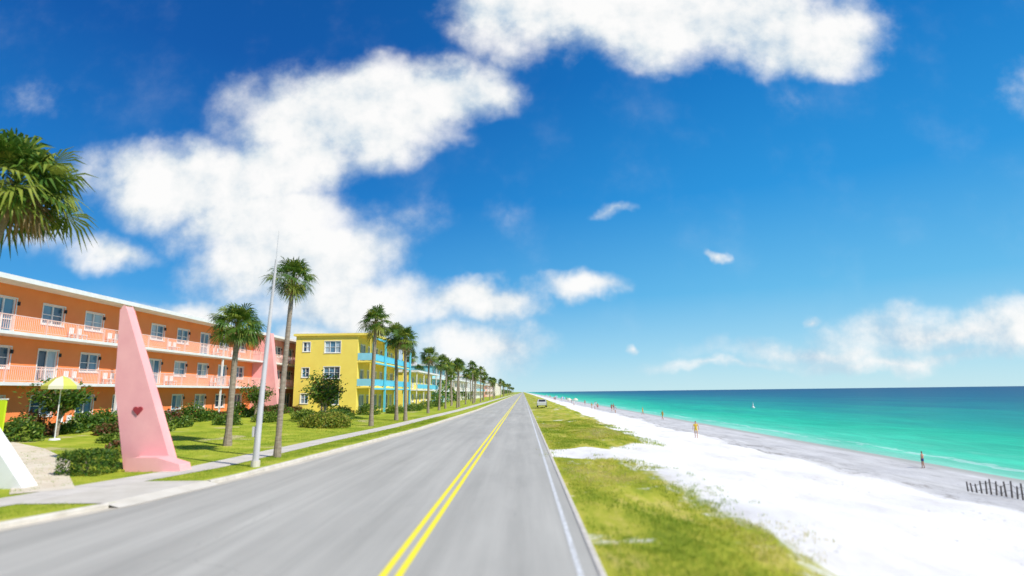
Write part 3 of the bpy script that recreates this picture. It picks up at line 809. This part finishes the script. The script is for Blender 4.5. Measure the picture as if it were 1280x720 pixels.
hs=N.new('ShaderNodeHueSaturation'); hs.inputs['Saturation'].default_value=1.2
L.new(sky.outputs[0],hs.inputs['Color']); bgs.inputs['Strength'].default_value=.11
tc=N.new('ShaderNodeTexCoord'); sp=N.new('ShaderNodeSeparateXYZ'); L.new(tc.outputs['Generated'],sp.inputs[0])
def ma(op,a,b=None,c=None,clamp=False):
    n=N.new('ShaderNodeMath'); n.operation=op; n.use_clamp=clamp
    for i,v in enumerate((a,b,c)):
        if v is None: continue
        if hasattr(v,'links'): L.new(v,n.inputs[i])
        else: n.inputs[i].default_value=v
    return n.outputs[0]
def vm(op,a,b):
    n=N.new('ShaderNodeVectorMath'); n.operation=op
    for i,v in enumerate((a,b)):
        if hasattr(v,'links'): L.new(v,n.inputs[i])
        else: n.inputs[i].default_value=v
    return n.outputs[0]
def sm(f,a,b,lo=0,hi=1):
    n=N.new('ShaderNodeMapRange'); n.interpolation_type='SMOOTHSTEP'; L.new(f,n.inputs[0]); n.inputs[1].default_value=a; n.inputs[2].default_value=b
    n.inputs[3].default_value=lo; n.inputs[4].default_value=hi; return n.outputs[0]
def vramp(f,els):
    n=N.new('ShaderNodeValToRGB'); cr=n.color_ramp
    while len(cr.elements)<len(els): cr.elements.new(.5)
    for e,(pp,c) in zip(cr.elements,els): e.position=pp; e.color=(*c,1)
    L.new(f,n.inputs[0]); return n.outputs[0]
def mixc(f,a,b):
    n=N.new('ShaderNodeMix'); n.data_type='RGBA'
    if hasattr(f,'links'): L.new(f,n.inputs[0])
    else: n.inputs[0].default_value=f
    L.new(a,n.inputs[6]); L.new(b,n.inputs[7]); return n.outputs[2]
el_=ma('MAXIMUM',sp.outputs[2],0)
gl=vramp(el_,[(0,(.54,.80,.91)),(.06,(.28,.62,.88)),(.16,(.045,.35,.78)),(.32,(.004,.185,.59)),(.5,(.001,.10,.42)),(.7,(.001,.075,.32))])
gr=vramp(el_,[(0,(.56,.84,.93)),(.06,(.36,.71,.92)),(.16,(.13,.52,.87)),(.32,(.02,.32,.77)),(.5,(.003,.20,.61)),(.7,(.001,.13,.46))])
grad=mixc(sm(sp.outputs[0],-.45,.5),gl,gr)
gs=N.new('ShaderNodeVectorMath'); gs.operation='SCALE'; gs.inputs['Scale'].default_value=1/.11; L.new(grad,gs.inputs[0])
L.new(mixc(.88,hs.outputs[0],gs.outputs[0]),bgs.inputs['Color'])
yp=ma('MAXIMUM',sp.outputs[1],.05)
cb=N.new('ShaderNodeCombineXYZ'); L.new(ma('DIVIDE',sp.outputs[0],yp),cb.inputs[0]); L.new(ma('DIVIDE',sp.outputs[2],yp),cb.inputs[1])
P=cb.outputs[0]
def noise(vec,s,d,r=.6,out='Fac'):
    n=N.new('ShaderNodeTexNoise'); n.inputs['Scale'].default_value=s; n.inputs['Detail'].default_value=d; n.inputs['Roughness'].default_value=r
    L.new(vec,n.inputs['Vector']); return n.outputs[out]
w1=vm('MULTIPLY',vm('SUBTRACT',noise(P,5,2,.5,'Color'),(.5,.5,.5)),(.16,.11,0))
w2=vm('MULTIPLY',vm('SUBTRACT',noise(P,16,3,.6,'Color'),(.5,.5,.5)),(.06,.045,0))
PW=vm('ADD',vm('ADD',P,w1),w2)
blobs=[(-.33,.53,.25,.12,.0,1.1),(-.14,.565,.15,.09,0,1.05),(-.60,.40,.25,.10,0,1.1),(-.45,.42,.18,.10,.3,1),(-.472,.317,.19,.085,0,1),(-.407,.227,.21,.09,0,1.05),(-.317,.16,.20,.06,0,1),
(-.074,.158,.13,.04,0,.85),(.119,.183,.095,.03,0,.66),(-.743,.264,.13,.04,0,.7),(-.614,.147,.11,.035,0,.7),(-.059,.083,.12,.06,0,.65),(-.75,.12,.15,.03,0,.45),
(.278,.73,.40,.115,-.12,1.15),(.52,.66,.22,.09,0,1.05),(.044,.74,.20,.11,0,1),(.151,.329,.045,.018,0,.38),(.344,.234,.024,.014,0,.42),(.18,.075,.016,.014,0,.5),
(.744,.095,.30,.05,0,.60),(.95,.54,.09,.09,0,.34),(-.936,.572,.13,.07,0,.26),(.502,.069,.24,.03,0,.52),(-.9,.3,.1,.06,0,.3),(.50,.13,.025,.014,0,.4),
(.92,.08,.28,.05,0,.62),(.65,.05,.35,.025,0,.50),(.35,.04,.2,.016,0,.4),(-.35,.09,.32,.05,0,.6),(-.02,.33,.12,.1,0,.15),(.5,.54,.08,.08,.3,.18),(-.22,.30,.12,.08,.4,.25)]
acc=None
for (u,v,a,b,r,amp) in blobs:
    mp=N.new('ShaderNodeMapping'); mp.vector_type='TEXTURE'; mp.inputs['Location'].default_value=(u,v,0); mp.inputs['Rotation'].default_value=(0,0,r); mp.inputs['Scale'].default_value=(a,b,1)
    L.new(PW,mp.inputs[0]); ln=N.new('ShaderNodeVectorMath'); ln.operation='LENGTH'; L.new(mp.outputs[0],ln.inputs[0])
    f=ma('MULTIPLY',ma('MAXIMUM',ma('SUBTRACT',1.25,ln.outputs['Value']),0),amp)
    acc=f if acc is None else ma('SMOOTH_MAX',acc,f,.12)
fb=noise(P,6,8,.58)
dens=ma('ADD',acc,ma('MULTIPLY',ma('SUBTRACT',fb,.5),1.25))
alpha=sm(dens,.04,.78)
alpha=ma('MULTIPLY',alpha,sm(acc,.02,.28))
front=sm(sp.outputs[1],.08,.25); alpha=ma('MULTIPLY',alpha,front)
off=vm('ADD',P,(.035,.04,0)); fb2=noise(off,6,6,.58)
lit=ma('ADD',ma('MULTIPLY',ma('SUBTRACT',fb,fb2),2.6),sm(dens,.2,1.1,.34,.66),clamp=True)
cc=vramp(lit,[(.05,(.55,.67,.79)),(.35,(.78,.84,.88)),(.6,(.93,.945,.945)),(.8,(1,.995,.985))])
L.new(cc,bgc.inputs['Color']); bgc.inputs['Strength'].default_value=1.0
L.new(ma('MULTIPLY',alpha,.98),mxs.inputs[0]); L.new(bgs.outputs[0],mxs.inputs[1]); L.new(bgc.outputs[0],mxs.inputs[2]); L.new(mxs.outputs[0],out.inputs[0])
w.cycles.sampling_method='MANUAL'; w.cycles.sample_map_resolution=256

# ------------------------------------------------------------ camera
cam=bpy.data.cameras.new('camera'); cam.lens=20; cam.sensor_width=36; cam.clip_end=20000; cam.clip_start=.1
co=bpy.data.objects.new('camera',cam); COL.objects.link(co)
rot=Matrix.Rotation(R(.97),4,'Z')@Matrix.Rotation(R(90+10.36),4,'X')@Matrix.Rotation(R(-.7),4,'Z')
co.matrix_world=Matrix.Translation((0,0,3))@rot
cam.dof.use_dof=True; cam.dof.focus_distance=80; cam.dof.aperture_fstop=.25
scene.camera=co
scene.view_settings.view_transform='Standard'; scene.view_settings.look='None'; scene.view_settings.exposure=0
